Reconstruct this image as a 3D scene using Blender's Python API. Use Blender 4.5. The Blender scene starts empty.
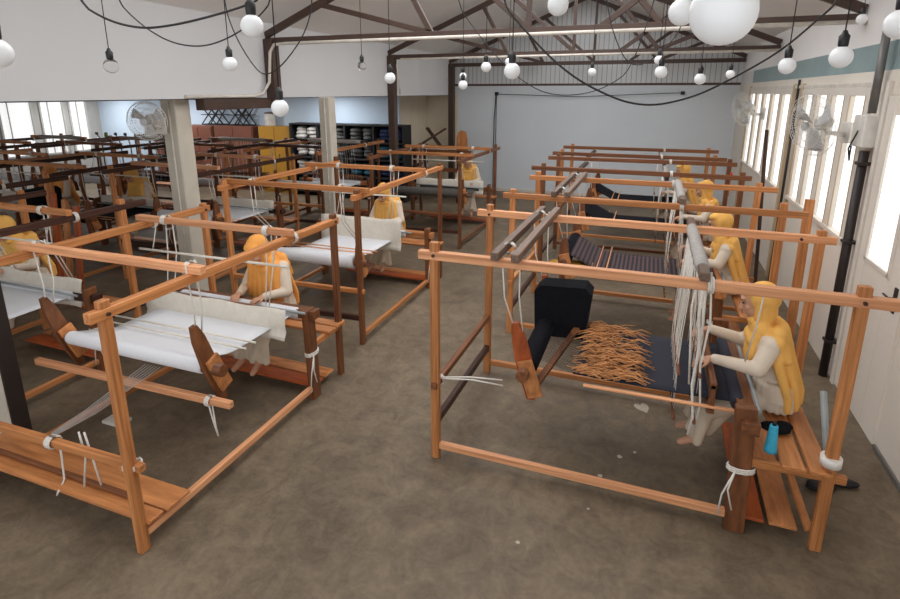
import bpy, math, random
from mathutils import Vector, Matrix, Euler
random.seed(7)
S = bpy.context.scene
C = S.collection
PI = math.pi

# ------------------------------------------------------------------ materials
def new_mat(name):
    m = bpy.data.materials.new(name); m.use_nodes = True
    nt = m.node_tree; b = nt.nodes['Principled BSDF']
    return m, nt, b

def srgb(r, g, b):
    f = lambda c: (c/255/12.92) if c/255 <= .04045 else ((c/255+.055)/1.055)**2.4
    return (f(r), f(g), f(b), 1)

def plain(name, col, rough=.6, metal=0, noise=.12, scale=8, coords='Object', spec=.5):
    m, nt, b = new_mat(name)
    tc = nt.nodes.new('ShaderNodeTexCoord'); n = nt.nodes.new('ShaderNodeTexNoise')
    n.inputs['Scale'].default_value = scale; n.inputs['Detail'].default_value = 5
    nt.links.new(tc.outputs[coords], n.inputs['Vector'])
    r = nt.nodes.new('ShaderNodeValToRGB')
    r.color_ramp.elements[0].position = .3; r.color_ramp.elements[1].position = .7
    r.color_ramp.elements[0].color = tuple(c*(1-noise) for c in col[:3])+(1,)
    r.color_ramp.elements[1].color = tuple(min(1, c*(1+noise)) for c in col[:3])+(1,)
    nt.links.new(n.outputs['Fac'], r.inputs['Fac']); nt.links.new(r.outputs['Color'], b.inputs['Base Color'])
    b.inputs['Roughness'].default_value = rough; b.inputs['Metallic'].default_value = metal
    b.inputs['Specular IOR Level'].default_value = spec
    return m

def wood(name, dark, light, rough=.45):
    m, nt, b = new_mat(name)
    tc = nt.nodes.new('ShaderNodeTexCoord'); n = nt.nodes.new('ShaderNodeTexNoise')
    n.inputs['Scale'].default_value = 3.2; n.inputs['Detail'].default_value = 6; n.inputs['Roughness'].default_value = .62
    oi = nt.nodes.new('ShaderNodeObjectInfo')
    ad = nt.nodes.new('ShaderNodeVectorMath'); ad.operation = 'ADD'
    cx = nt.nodes.new('ShaderNodeMath'); cx.operation = 'MULTIPLY'; cx.inputs[1].default_value = 37
    nt.links.new(oi.outputs['Random'], cx.inputs[0])
    nt.links.new(tc.outputs['Generated'], ad.inputs[0]); nt.links.new(cx.outputs[0], ad.inputs[1])
    nt.links.new(ad.outputs[0], n.inputs['Vector'])
    r = nt.nodes.new('ShaderNodeValToRGB'); e = r.color_ramp.elements
    e[0].position = .28; e[0].color = dark; e[1].position = .72; e[1].color = light
    nt.links.new(n.outputs['Fac'], r.inputs['Fac'])
    hs = nt.nodes.new('ShaderNodeHueSaturation')
    mr = nt.nodes.new('ShaderNodeMapRange'); mr.inputs['To Min'].default_value = .84; mr.inputs['To Max'].default_value = 1.14
    nt.links.new(oi.outputs['Random'], mr.inputs['Value']); nt.links.new(mr.outputs[0], hs.inputs['Value'])
    nt.links.new(r.outputs['Color'], hs.inputs['Color']); nt.links.new(hs.outputs['Color'], b.inputs['Base Color'])
    b.inputs['Roughness'].default_value = rough
    b.inputs['Specular IOR Level'].default_value = .35
    return m

def stripes(name, cols, axis='Y', scale=30):
    m, nt, b = new_mat(name)
    tc = nt.nodes.new('ShaderNodeTexCoord'); w = nt.nodes.new('ShaderNodeTexWave')
    w.bands_direction = axis; w.inputs['Scale'].default_value = scale; w.inputs['Distortion'].default_value = .3
    nt.links.new(tc.outputs['Object'], w.inputs['Vector'])
    r = nt.nodes.new('ShaderNodeValToRGB'); e = r.color_ramp.elements
    e[0].color = cols[0]; e[1].color = cols[1]; e[0].position = .35; e[1].position = .65
    nt.links.new(w.outputs['Fac'], r.inputs['Fac']); nt.links.new(r.outputs['Color'], b.inputs['Base Color'])
    b.inputs['Roughness'].default_value = .85
    return m

def emis(name, col, strength, base=None):
    m, nt, b = new_mat(name)
    b.inputs['Base Color'].default_value = base or col
    b.inputs['Emission Color'].default_value = col; b.inputs['Emission Strength'].default_value = strength
    b.inputs['Roughness'].default_value = .3
    return m

def floor_mat():
    m, nt, b = new_mat('polished_concrete')
    tc = nt.nodes.new('ShaderNodeTexCoord')
    def nz(sc, det, ro=.6, dis=0):
        n = nt.nodes.new('ShaderNodeTexNoise'); n.inputs['Scale'].default_value = sc; n.inputs['Detail'].default_value = det
        n.inputs['Roughness'].default_value = ro; n.inputs['Distortion'].default_value = dis
        nt.links.new(tc.outputs['Object'], n.inputs['Vector']); return n
    a = nz(.55, 8, .65, .4); c = nz(4.5, 8, .72, .8); d = nz(26, 4, .7)
    r = nt.nodes.new('ShaderNodeValToRGB'); e = r.color_ramp.elements
    e[0].position = .32; e[0].color = srgb(106, 92, 75); e[1].position = .7; e[1].color = srgb(142, 126, 105)
    nt.links.new(a.outputs['Fac'], r.inputs['Fac'])
    r2 = nt.nodes.new('ShaderNodeValToRGB'); e = r2.color_ramp.elements
    e[0].position = .3; e[0].color = (.55, .54, .53, 1); e[1].position = .72; e[1].color = (1.18, 1.16, 1.14, 1)
    nt.links.new(c.outputs['Fac'], r2.inputs['Fac'])
    r3 = nt.nodes.new('ShaderNodeValToRGB'); e = r3.color_ramp.elements
    e[0].position = .3; e[0].color = (.86, .86, .86, 1); e[1].position = .7; e[1].color = (1.1, 1.1, 1.1, 1)
    nt.links.new(d.outputs['Fac'], r3.inputs['Fac'])
    m1 = nt.nodes.new('ShaderNodeMix'); m1.data_type = 'RGBA'; m1.blend_type = 'MULTIPLY'; m1.inputs[0].default_value = 1
    nt.links.new(r.outputs['Color'], m1.inputs[6]); nt.links.new(r2.outputs['Color'], m1.inputs[7])
    m2 = nt.nodes.new('ShaderNodeMix'); m2.data_type = 'RGBA'; m2.blend_type = 'MULTIPLY'; m2.inputs[0].default_value = 1
    nt.links.new(m1.outputs[2], m2.inputs[6]); nt.links.new(r3.outputs['Color'], m2.inputs[7])
    nt.links.new(m2.outputs[2], b.inputs['Base Color'])
    rr = nt.nodes.new('ShaderNodeMapRange'); rr.inputs['To Min'].default_value = .42; rr.inputs['To Max'].default_value = .75
    nt.links.new(c.outputs['Fac'], rr.inputs['Value']); nt.links.new(rr.outputs[0], b.inputs['Roughness'])
    b.inputs['Specular IOR Level'].default_value = .3
    return m

def corrugated():
    m, nt, b = new_mat('corrugated_sheet')
    tc = nt.nodes.new('ShaderNodeTexCoord'); w = nt.nodes.new('ShaderNodeTexWave')
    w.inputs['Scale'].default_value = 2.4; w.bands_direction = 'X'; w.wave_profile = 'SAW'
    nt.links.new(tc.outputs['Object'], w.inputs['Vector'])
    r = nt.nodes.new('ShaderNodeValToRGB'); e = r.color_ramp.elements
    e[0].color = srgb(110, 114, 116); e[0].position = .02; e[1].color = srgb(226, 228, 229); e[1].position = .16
    nt.links.new(w.outputs['Fac'], r.inputs['Fac']); nt.links.new(r.outputs['Color'], b.inputs['Base Color'])
    b.inputs['Roughness'].default_value = .55
    return m

M = {}
M['orange'] = wood('honey_teak', srgb(150, 92, 50), srgb(222, 150, 92))
M['pale'] = wood('pale_teak', srgb(188, 124, 82), srgb(246, 182, 134))
M['brown'] = wood('brown_teak', srgb(84, 50, 32), srgb(146, 92, 56))
M['dark'] = wood('dark_stained_wood', srgb(46, 28, 22), srgb(86, 54, 40))
M['grey_wood'] = wood('weathered_wood', srgb(82, 62, 52), srgb(142, 116, 98))
M['red'] = wood('red_brown_wood', srgb(130, 56, 24), srgb(190, 96, 46))
M['floor'] = floor_mat()
M['wall'] = plain('painted_wall_white', srgb(222, 219, 214), .8, noise=.03, scale=1.5)
M['wall_blue'] = plain('painted_wall_pale_blue', srgb(204, 220, 236), .8, noise=.03, scale=1.2)
M['wall_beige'] = plain('painted_wall_beige', srgb(224, 212, 190), .85, noise=.05, scale=1.6)
M['wall_grey'] = plain('painted_wall_grey', srgb(226, 217, 204), .8, noise=.04, scale=1.5)
M['panel'] = plain('white_wall_panel', srgb(226, 232, 237), .7, noise=.02, scale=.8)
M['fascia'] = plain('white_fascia', srgb(216, 216, 216), .8, noise=.02, scale=.7)
M['roof'] = plain('roof_sheet_white', srgb(240, 237, 234), .8, noise=.03, scale=1)
M['corr'] = corrugated()
M['annex_wall'] = plain('annex_wall_grey', srgb(182, 178, 172), .8, noise=.05, scale=2)
M['annex_frame'] = plain('annex_frame_grey', srgb(188, 186, 182), .6, noise=.04, scale=3)
M['cream'] = plain('cream_paint', srgb(206, 198, 182), .6, noise=.05, scale=4)
M['trim'] = plain('cream_frame_paint', srgb(222, 214, 202), .55, noise=.04, scale=4)
M['tan'] = plain('tan_frame_edge', srgb(196, 174, 142), .6, noise=.05, scale=4)
M['steel'] = plain('brown_painted_steel', srgb(74, 54, 44), .5, noise=.12, scale=5)
M['steel_dark'] = plain('dark_painted_steel', srgb(44, 36, 33), .5, noise=.12, scale=5)
M['steel_grey'] = plain('grey_steel', srgb(120, 118, 115), .45, metal=.4)
M['teal'] = plain('teal_louvre_board', srgb(140, 160, 160), .6, noise=.1, scale=2)
M['conduit'] = plain('white_conduit', srgb(214, 206, 194), .5)
M['black'] = plain('black_plastic', srgb(24, 22, 22), .45)
M['cord'] = plain('black_rubber', srgb(34, 31, 30), .6)
M['blackcloth'] = plain('black_yarn', srgb(24, 24, 29), .9, scale=60, noise=.25, spec=.1)
M['navy'] = stripes('navy_warp', (srgb(30, 31, 42)), 'Y', 30) if False else stripes('navy_warp', (srgb(27, 28, 38), srgb(42, 43, 56)), 'Y', 45)
M['white_warp'] = stripes('white_warp', (srgb(214, 216, 220), srgb(236, 236, 238)), 'Y', 24)
M['grey_warp'] = stripes('charcoal_warp', (srgb(66, 62, 58), srgb(92, 88, 82)), 'Y', 40)
M['stripe_warp'] = stripes('wine_striped_warp', (srgb(30, 26, 30), srgb(84, 62, 64)), 'X', 6)
M['white_cloth'] = plain('cream_cotton', srgb(226, 218, 204), .9, scale=20, noise=.05, spec=.15)
M['grey_cloth'] = plain('grey_rag', srgb(168, 162, 156), .9, scale=30, noise=.1, spec=.15)
M['rope'] = plain('white_rope', srgb(224, 218, 208), .9, scale=90, noise=.1, spec=.15)
M['raffia'] = plain('raffia', srgb(200, 142, 92), .8, scale=12, noise=.3, spec=.2)
M['hijab_orange'] = plain('orange_scarf', srgb(240, 166, 86), .85, scale=9, noise=.07, spec=.15)
M['tunic'] = plain('cream_tunic', srgb(222, 206, 186), .9, scale=6, noise=.04, spec=.15)
M['tunic_print'] = plain('cream_trousers', srgb(206, 188, 166), .9, scale=9, noise=.08, spec=.15)
M['hijab'] = plain('mustard_scarf', srgb(240, 184, 100), .85, scale=9, noise=.07, spec=.15)
M['skin'] = plain('skin', srgb(206, 156, 126), .5, scale=10, noise=.04, spec=.3)
M['lip'] = plain('lips', srgb(160, 84, 74), .5, scale=10, noise=.04)
M['eye'] = plain('dark_eyes', srgb(32, 22, 18), .3, scale=10, noise=.04)
M['shoe'] = plain('black_shoe', srgb(26, 24, 25), .6)
M['blue'] = plain('bright_blue_thread', srgb(60, 172, 206), .7, scale=60, noise=.12)
M['tube'] = plain('grey_tube', srgb(150, 156, 156), .4)
M['tape'] = plain('white_tape', srgb(226, 222, 214), .6)
M['locker'] = plain('brown_locker', srgb(128, 78, 60), .5, scale=3, noise=.06)
M['yellow'] = plain('ochre_cabinet', srgb(190, 138, 44), .5, scale=3, noise=.05)
M['mdark'] = plain('dark_shelf', srgb(36, 34, 36), .6)
M['bundle_white'] = plain('white_bundle', srgb(206, 202, 196), .9, scale=14, noise=.15)
M['bundle_grey'] = plain('grey_bundle', srgb(86, 86, 86), .9, scale=14, noise=.25)
M['bundle_blue'] = plain('blue_bundle', srgb(40, 56, 92), .9, scale=14, noise=.25)
M['bundle_teal'] = plain('teal_bundle', srgb(40, 88, 104), .9, scale=14, noise=.25)
M['fan_white'] = plain('fan_white', srgb(222, 218, 210), .5)
M['fan_grey'] = plain('fan_grey', srgb(188, 188, 186), .5)
M['paint'] = plain('white_floor_paint', srgb(190, 178, 160), .7, scale=30, noise=.15)
M['red_thread'] = plain('red_thread', srgb(208, 52, 42), .8)
M['green'] = plain('green_thread', srgb(112, 128, 40), .8)
M['pane'] = emis('daylit_frosted_pane', (.98, .97, .96, 1), 1.3, (.3, .3, .3, 1))
M['pane_left'] = emis('daylit_pane', (.97, .97, .96, 1), .85, (.3, .3, .3, 1))
M['fill_glow'] = emis('added_roof_glow', (.95, .97, 1, 1), 2.9)  # glow of the added roof strips that fill the hall with light
M['bulb'] = emis('opal_bulb', (.96, .95, .94, 1), .16, (.68, .68, .68, 1))
g, nt, b = new_mat('clear_glass'); b.inputs['Transmission Weight'].default_value = 1; b.inputs['Roughness'].default_value = .02
b.inputs['IOR'].default_value = 1.1; b.inputs['Base Color'].default_value = (.95, .95, .95, 1); M['glass'] = g

# ------------------------------------------------------------------ mesh builder
class MB:
    def __init__(s): s.v = []; s.f = []; s.sm = []
    def add(s, vs, fs, smooth=False):
        o = len(s.v); s.v += [tuple(p) for p in vs]; s.f += [tuple(i+o for i in f) for f in fs]; s.sm += [smooth]*len(fs); return s
    def ring(s, rings, cap=True, smooth=False, closed=True):
        n = len(rings[0]); vs = [p for r in rings for p in r]; fs = []
        for i in range(len(rings)-1):
            for j in range(n if closed else n-1):
                a, b_ = i*n+j, i*n+(j+1) % n
                fs.append((a, b_, b_+n, a+n))
        s.add(vs, fs, smooth)
        if cap and closed:
            o = len(s.v)-len(vs)
            s.f.append(tuple(o+j for j in reversed(range(n)))); s.f.append(tuple(o+(len(rings)-1)*n+j for j in range(n))); s.sm += [False, False]
        return s
    def beam(s, p, q, w, h, up=(0, 0, 1), ch=.005):
        p, q = Vector(p), Vector(q); d = (q-p).normalized(); up = Vector(up)
        if abs(d.dot(up)) > .98: up = Vector((0, 1, 0))
        x = d.cross(up).normalized(); y = x.cross(d)
        a, b_ = w/2, h/2; ch = min(ch, a*.5, b_*.5)
        prof = [(-a+ch, -b_), (a-ch, -b_), (a, -b_+ch), (a, b_-ch), (a-ch, b_), (-a+ch, b_), (-a, b_-ch), (-a, -b_+ch)]
        R = lambda c, k: [c+x*(u*k[0])+y*(v*k[1]) for u, v in prof]
        k1 = ((a-ch)/a, (b_-ch)/b_)
        return s.ring([R(p, k1), R(p+d*ch, (1, 1)), R(q-d*ch, (1, 1)), R(q, k1)])
    def box(s, lo, hi, ch=.004):
        lo, hi = Vector(lo), Vector(hi); c = (lo+hi)/2
        return s.beam((lo.x, c.y, c.z), (hi.x, c.y, c.z), hi.y-lo.y, hi.z-lo.z, ch=ch)
    def tube(s, pts, r, n=6, cap=True):
        pts = [Vector(p) for p in pts]; rings = []; ref = Vector((0, 0, 1))
        d0 = (pts[1]-pts[0]).normalized()
        if abs(d0.z) > .9: ref = Vector((1, 0, 0))
        for i, p in enumerate(pts):
            d = (pts[min(i+1, len(pts)-1)]-pts[max(i-1, 0)])
            if d.length < 1e-7: d = d0
            d.normalize(); x = d.cross(ref)
            if x.length < 1e-3: x = d.orthogonal()
            x.normalize(); y = x.cross(d); ref = (-y if False else d.cross(x).normalized()*-1) if False else ref
            rr = r[i] if isinstance(r, (list, tuple)) else r
            rings.append([p+(x*math.cos(2*PI*j/n)+y*math.sin(2*PI*j/n))*rr for j in range(n)])
        return s.ring(rings, cap, True)
    def lathe(s, prof, c, axis='Z', n=16):
        c = Vector(c); rings = []
        for r, h in prof:
            R = []
            for j in range(n):
                a = 2*PI*j/n; p = (r*math.cos(a), r*math.sin(a), h)
                if axis == 'X': p = (h, p[0], p[1])
                if axis == 'Y': p = (p[1], h, p[0])
                R.append(c+Vector(p))
            rings.append(R)
        return s.ring(rings, True, True)
    def ell(s, c, r, rot=None, nu=14, nv=9):
        c = Vector(c); r = (r, r, r) if isinstance(r, (int, float)) else r
        E = Euler(rot).to_matrix() if rot else Matrix.Identity(3)
        rings = []
        for i in range(nv+1):
            t = PI*(i+.02)/(nv+.04); rings.append([c+E @ Vector((r[0]*math.sin(t)*math.cos(2*PI*j/nu), r[1]*math.sin(t)*math.sin(2*PI*j/nu), -r[2]*math.cos(t))) for j in range(nu)])
        return s.ring(rings, True, True)
    def cap(s, p, q, r1, r2):
        s.ell(p, r1, None, 12, 8); s.ell(q, r2, None, 12, 8); s.tube([p, q], [r1, r2], 12); return s
    def sheet(s, fn, nu, nv, t=.004, smooth=True):
        """a cloth of thickness t: fn(a,b)->point for a,b in 0..1"""
        P = [[Vector(fn(i/nu, j/nv)) for j in range(nv+1)] for i in range(nu+1)]
        top, bot = [], []
        for i in range(nu+1):
            for j in range(nv+1):
                du = P[min(i+1, nu)][j]-P[max(i-1, 0)][j]; dv = P[i][min(j+1, nv)]-P[i][max(j-1, 0)]
                n = du.cross(dv); n = n.normalized() if n.length > 1e-9 else Vector((0, 0, 1))
                top.append(P[i][j]+n*t/2); bot.append(P[i][j]-n*t/2)
        k = (nu+1)*(nv+1); W = nv+1; fs = []
        for i in range(nu):
            for j in range(nv):
                a = i*W+j; fs.append((a, a+W, a+W+1, a+1)); fs.append((k+a, k+a+1, k+a+W+1, k+a+W))
        edge = [i*W for i in range(nu+1)]+[nu*W+j for j in range(1, W)]+[i*W+nv for i in range(nu-1, -1, -1)]+[j for j in range(nv-1, 0, -1)]
        for i in range(len(edge)):
            a, b_ = edge[i], edge[(i+1) % len(edge)]; fs.append((a, k+a, k+b_, b_))
        return s.add(top+bot, fs, smooth)
    def prism(s, outline, axis, lo, hi):
        """outline of 2-D points extruded along axis"""
        def P(a, b_, t): return {'X': (t, a, b_), 'Y': (a, t, b_), 'Z': (a, b_, t)}[axis]
        return s.ring([[P(a, b_, lo) for a, b_ in outline], [P(a, b_, hi) for a, b_ in outline]])
    def mesh(s, name, mat):
        me = bpy.data.meshes.new(name); me.from_pydata(s.v, [], s.f)
        me.polygons.foreach_set('use_smooth', s.sm)
        if mat: me.materials.append(mat)
        me.update()
        import bmesh as _b
        bm = _b.new(); bm.from_mesh(me); _b.ops.recalc_face_normals(bm, faces=bm.faces); bm.to_mesh(me); bm.free()
        return me
    def build(s, name, mat, parent=None):
        return link(name, s.mesh(name, mat), parent)
    def xform(s, m):
        s.v = [tuple(m @ Vector(p)) for p in s.v]; return s

def link(name, me, parent=None):
    o = bpy.data.objects.new(name, me); C.objects.link(o)
    if parent: o.parent = parent
    return o
def tag(o, label=None, cat=None, group=None, kind=None):
    if label: o['label'] = label
    if cat: o['category'] = cat
    if group: o['group'] = group
    if kind: o['kind'] = kind
    return o
def thing(name, label, cat, loc=(0, 0, 0), rz=0, group=None):
    o = bpy.data.objects.new(name, None); C.objects.link(o); o.location = loc; o.rotation_euler = (0, 0, rz)
    o.empty_display_size = .1
    return tag(o, label, cat, group)
def struct(name, mb, mat):
    return tag(mb.build(name, mat), kind='structure')
def copy_tree(o, parent=None):
    c = o.copy(); C.objects.link(c)
    if parent: c.parent = parent
    for ch in list(o.children): copy_tree(ch, c)
    return c
def B(lo, hi, ch=.004): return MB().box(lo, hi, ch)

# ------------------------------------------------------------------ setting
XW, XF, XA = 2.05, -5.8, -18.5        # right wall, mezzanine fascia line, annex far wall
struct('floor', B((XA-.2, -2.6, -.12), (XW+.2, 16.5, 0), 0), M['floor'])
# right wall with its openings
wr = MB()
def wseg(y0, y1, z0, z1): wr.box((XW, y0, z0), (XW+.16, y1, z1), 0)
SILL, HEAD, WTOP = 1.43, 3.05, 3.2
wseg(-.6, 5.08, 0, WTOP); wseg(5.08, 6.2, 2.98, WTOP)
wseg(6.2, 6.62, 0, WTOP); wseg(6.62, 9.35, 0, SILL); wseg(6.62, 9.35, HEAD, WTOP)
wseg(9.35, 9.95, 0, WTOP); wseg(9.95, 14.1, 0, SILL); wseg(9.95, 14.1, HEAD, WTOP); wseg(14.1, 16.1, 0, WTOP)
struct('wall_right', wr, M['wall_grey'])
struct('trim_1', B((XW+.02, -.6, WTOP), (XW+.1, 14.3, 3.47), 0), M['teal'])
struct('wall_right_upper', B((XW+.02, -.6, 3.47), (XW+.1, 16.1, 4.1), 0), M['roof'])
struct('wall_right_gable_end', B((XW+.02, 14.3, WTOP), (XW+.1, 16.1, 3.47), 0), M['wall'])
def window(n, y0, y1, panes):
    f = MB(); w = .1
    f.box((XW-.03, y0, HEAD-.09), (XW+.06, y1, HEAD)); f.box((XW-.05, y0-.02, SILL), (XW+.06, y1+.02, SILL+.05))
    for i in range(panes+1):
        y = y0+(y1-y0)*i/panes; f.box((XW-.03, max(y0, y-w), SILL+.04), (XW+.06, min(y1, y+w), HEAD-.08))
    o = struct(f'window_{n}', f, M['trim'])
    for i in range(panes):
        a = y0+(y1-y0)*i/panes+w; b_ = y0+(y1-y0)*(i+1)/panes-w
        B((XW+.02, a-.01, SILL+.04), (XW+.035, b_+.01, HEAD-.08), 0).build('pane', M['pane'], o)
        e = MB(); e.box((XW-.034, a-.012, SILL+.05), (XW-.028, a+.012, HEAD-.09), 0); e.box((XW-.034, b_-.012, SILL+.05), (XW-.028, b_+.012, HEAD-.09), 0)
        e.build('pane_edge', M['tan'], o)
window(1, 6.66, 9.33, 4); window(2, 9.98, 14.08, 5)
d = MB(); d.box((XW-.02, 5.1, .02), (XW+.03, 5.42, 2.96)); d.box((XW-.02, 6.0, .02), (XW+.03, 6.18, 2.96)); d.box((XW-.02, 5.42, .02), (XW+.03, 6.0, 1.46)); d.box((XW-.02, 5.42, 2.8), (XW+.03, 6.0, 2.96))
door = struct('door_1', d, M['wall_grey'])
B((XW+.0, 5.42, 1.46), (XW+.012, 6.0, 2.8), 0).build('pane', M['pane'], door)
pe = MB()
for a, b_ in (((XW-.035, 5.42, 1.44), (XW-.01, 6.0, 1.48)), ((XW-.035, 5.4, 1.44), (XW-.01, 5.45, 2.82)), ((XW-.035, 5.97, 1.44), (XW-.01, 6.02, 2.82))): pe.box(a, b_)
pe.build('glazing_bead', M['trim'], door)
h = MB(); h.box((XW-.035, 5.2, 1.2), (XW-.018, 5.25, 1.42)); h.tube([(XW-.03, 5.225, 1.33), (XW-.075, 5.225, 1.33), (XW-.075, 5.33, 1.33)], .009); h.build('door_handle', M['steel_dark'], door)
struct('trim_2', B((XW-.035, 6.19, 0), (XW+.0, 6.27, 3.1)), M['trim'])
struct('baseboard_right', B((XW-.02, -.6, 0), (XW, 5.07, .05)), M['steel_grey'])
p = MB()
for y0, y1 in ((9.35, 9.42), (9.88, 9.95), (14.08, 14.16)): p.box((XW-.04, y0, 0), (XW, y1, 3.12))
struct('trim_3', p, M['tan'])
struct('trim_4', B((XW-.03, 6.62, HEAD), (XW, 14.1, HEAD+.045)), M['conduit'])
# downpipe beside the door
dp = thing('downpipe', 'dark brown vertical pipe on the right wall between louvre window and glazed door', 'pipe', (XW-.07, 6.38, 0))
MB().tube([(0, 0, 0), (0, 0, 2.44)], .042, 10).build('pipe', M['steel_dark'], dp)
MB().tube([(0, 0, 2.8), (0, 0, 3.6)], .036, 10).build('upper_pipe', M['steel_grey'], dp)
for z in (.4, 1.5, 2.3): B((-.05, -.055, z), (.07, .055, z+.03)).build('clamp', M['steel_dark'], dp)
wp = thing('wall_pipe', 'thin dark conduit on the pier between the two louvre windows', 'pipe', (XW-.03, 9.65, 0))
MB().tube([(0, 0, .0), (0, 0, 3.18)], .018, 8).build('pipe', M['steel_dark'], wp)
B((-.02, -.05, 2.3), (.03, .05, 2.5)).build('junction_box', M['black'], wp)

# back wall, gable
struct('wall_back', B((XF+.1, 16.1, 0), (XW+.16, 16.25, 3.17), 0), M['panel'])
gb = MB(); gb.prism([(XF+.09, 3.17), (XW+.1, 3.17), (XW+.1, 4.05), (-1.87, 5.55), (XF+.09, 4.07)], 'Y', 16.12, 16.2)
struct('wall_back_gable', gb, M['corr'])
struct('baseboard_back', B((XF+.1, 16.07, 0), (XW, 16.1, .1)), M['wall_grey'])
cb = thing('wall_conduit', 'thin dark conduit with a box running down the pale back wall', 'conduit', (-4.45, 16.05, 0))
MB().tube([(0, 0, 0), (0, 0, 2.95)], .014).build('pipe', M['steel_grey'], cb)
MB().tube([(-.06, 0, 0), (-.06, 0, 2.2), (-.02, 0, 2.92)], .012).build('cable', M['cord'], cb)
MB().tube([(.0, 0, 2.94), (2.4, 0, 2.87), (5.1, 0, 2.98)], .01).build('cable', M['cord'], cb)
B((-.05, -.03, 2.9), (.05, .05, 3.0)).build('junction_box', M['black'], cb)
B((5.1, -.02, 2.93), (5.2, .05, 3.02)).build('junction_box', M['black'], cb)
# roof
rf = MB()
def roof_at(x): return 5.53-1.5/3.98*abs(x+1.87)
BANDS = [(1.5, 6.0, -3.2, 0.0), (6.0, 9.3, -4.0, 1.0), (9.3, 12.4, -3.2, -.4), (12.4, 14.8, -2.6, -.95)]     # glowing strips added along the ridge, out of view, to brighten the hall
def slope(mb, x0, x1, y0, y1, dz=0, t=.06):
    for a, b_ in ((x0, min(x1, -1.87)), (max(x0, -1.87), x1)):
        if b_-a > .01: mb.prism([(a, roof_at(a)+dz), (b_, roof_at(b_)+dz), (b_, roof_at(b_)+dz+t), (a, roof_at(a)+dz+t)], 'Y', y0, y1)
slope(rf, XF-.05, XW+.2, -.6, BANDS[0][0]); slope(rf, XF-.05, XW+.2, BANDS[-1][1], 16.25)
sk = MB(); sheets = []
for y0, y1, x0, x1 in BANDS:
    slope(rf, XF-.05, x0, y0, y1); slope(rf, x1, XW+.2, y0, y1)
    for k in range(4):
        y = y0+(y1-y0)*k/3
        for a, b_ in ((x0, -1.87), (-1.87, x1)): sk.beam((a, y, roof_at(a)), (b_, y, roof_at(b_)), .05, .07)
    m_ = MB(); slope(m_, x0, x1, y0, y1, .035, .01); sheets.append(m_)
sk = struct('window_7', sk, M['trim'])  # bars of the skylight added out of view for fill light
for m_ in sheets: m_.build('fill_glow_sheet', M['fill_glow'], sk)
struct('ceiling', rf, M['roof'])
# fascia of the mezzanine
struct('wall_left_fascia', B((XF-.08, -.6, 2.91), (XF, 16.05, 4.1), 0), M['fascia'])
struct('trim_5', B((XF-.085, -.6, 2.9), (XF+.006, 15.6, 2.912), 0), M['steel_dark'])
struct('ceiling_annex', B((XA-.2, -2.6, 2.95), (XF-.08, 16.2, 3.05), 0), M['wall'])
# annex walls
wl = MB(); wins = [(9.6, 10.4), (10.75, 11.75), (11.95, 12.75), (12.9, 13.55)]; y = -2.6
for a, b_ in wins:
    wl.box((XA-.15, y, 0), (XA, a, 2.95), 0); wl.box((XA-.15, a, 0), (XA, b_, 1.0), 0); wl.box((XA-.15, a, 2.86), (XA, b_, 2.95), 0); y = b_
wl.box((XA-.15, y, 0), (XA, 14.1, 2.95), 0)
struct('wall_left', wl, M['annex_wall'])
for i, (a, b_) in enumerate(wins):
    f = MB(); f.box((XA-.02, a, 1.0), (XA+.04, a+.06, 2.86)); f.box((XA-.02, b_-.06, 1.0), (XA+.04, b_, 2.86)); f.box((XA-.02, a+.06, 1.0), (XA+.04, b_-.06, 1.05)); f.box((XA-.02, a+.06, 2.8), (XA+.04, b_-.06, 2.86))
    f.box((XA-.01, a+.28, 1.05), (XA+.02, a+.31, 2.8))
    o = struct(f'window_{i+3}', f, M['annex_frame']); B((XA-.05, a+.03, 1.02), (XA-.035, b_-.03, 2.84), 0).build('pane', M['pane_left'], o)
struct('wall_back_annex', B((XA-.15, 14.0, 0), (-6.72, 14.1, 2.95), 0), M['wall_blue'])
struct('wall_annex_return', B((-6.8, 14.1, 0), (-6.72, 16.1, 2.95), 0), M['wall_beige'])
struct('wall_back_beige', B((-6.72, 16.05, 0), (XF+.1, 16.15, 2.95), 0), M['wall_beige'])
struct('wall_back_corner', B((XF-.08, 16.05, 2.95), (XF+.1, 16.2, 4.1), 0), M['fascia'])
# columns
def column(n, x, y, w=.24):
    c = MB(); c.box((x-w/2, y-w/2, 0), (x+w/2, y+w/2, 2.91), .012)
    o = struct(f'column_{n}', c, M['cream'])
    g_ = MB(); g_.tube([(x+w*.1, y-w/2-.012, .02), (x+w*.1, y-w/2-.012, 2.88)], .012)
    g_.build('conduit', M['conduit'], o); return o
column(1, -6.1, 5.72, .26); column(2, -5.66, 8.75, .22)
cc = MB(); cc.box((-5.15, 2.465, 0), (-4.885, 2.61, 2.91), .01); o = struct('column_3', cc, M['cream'])
B((-4.885, 2.47, 0), (-4.865, 2.605, 2.91)).build('dark_side_plate', M['steel_dark'], o)  # thin dark plate on the column's right side
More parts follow.
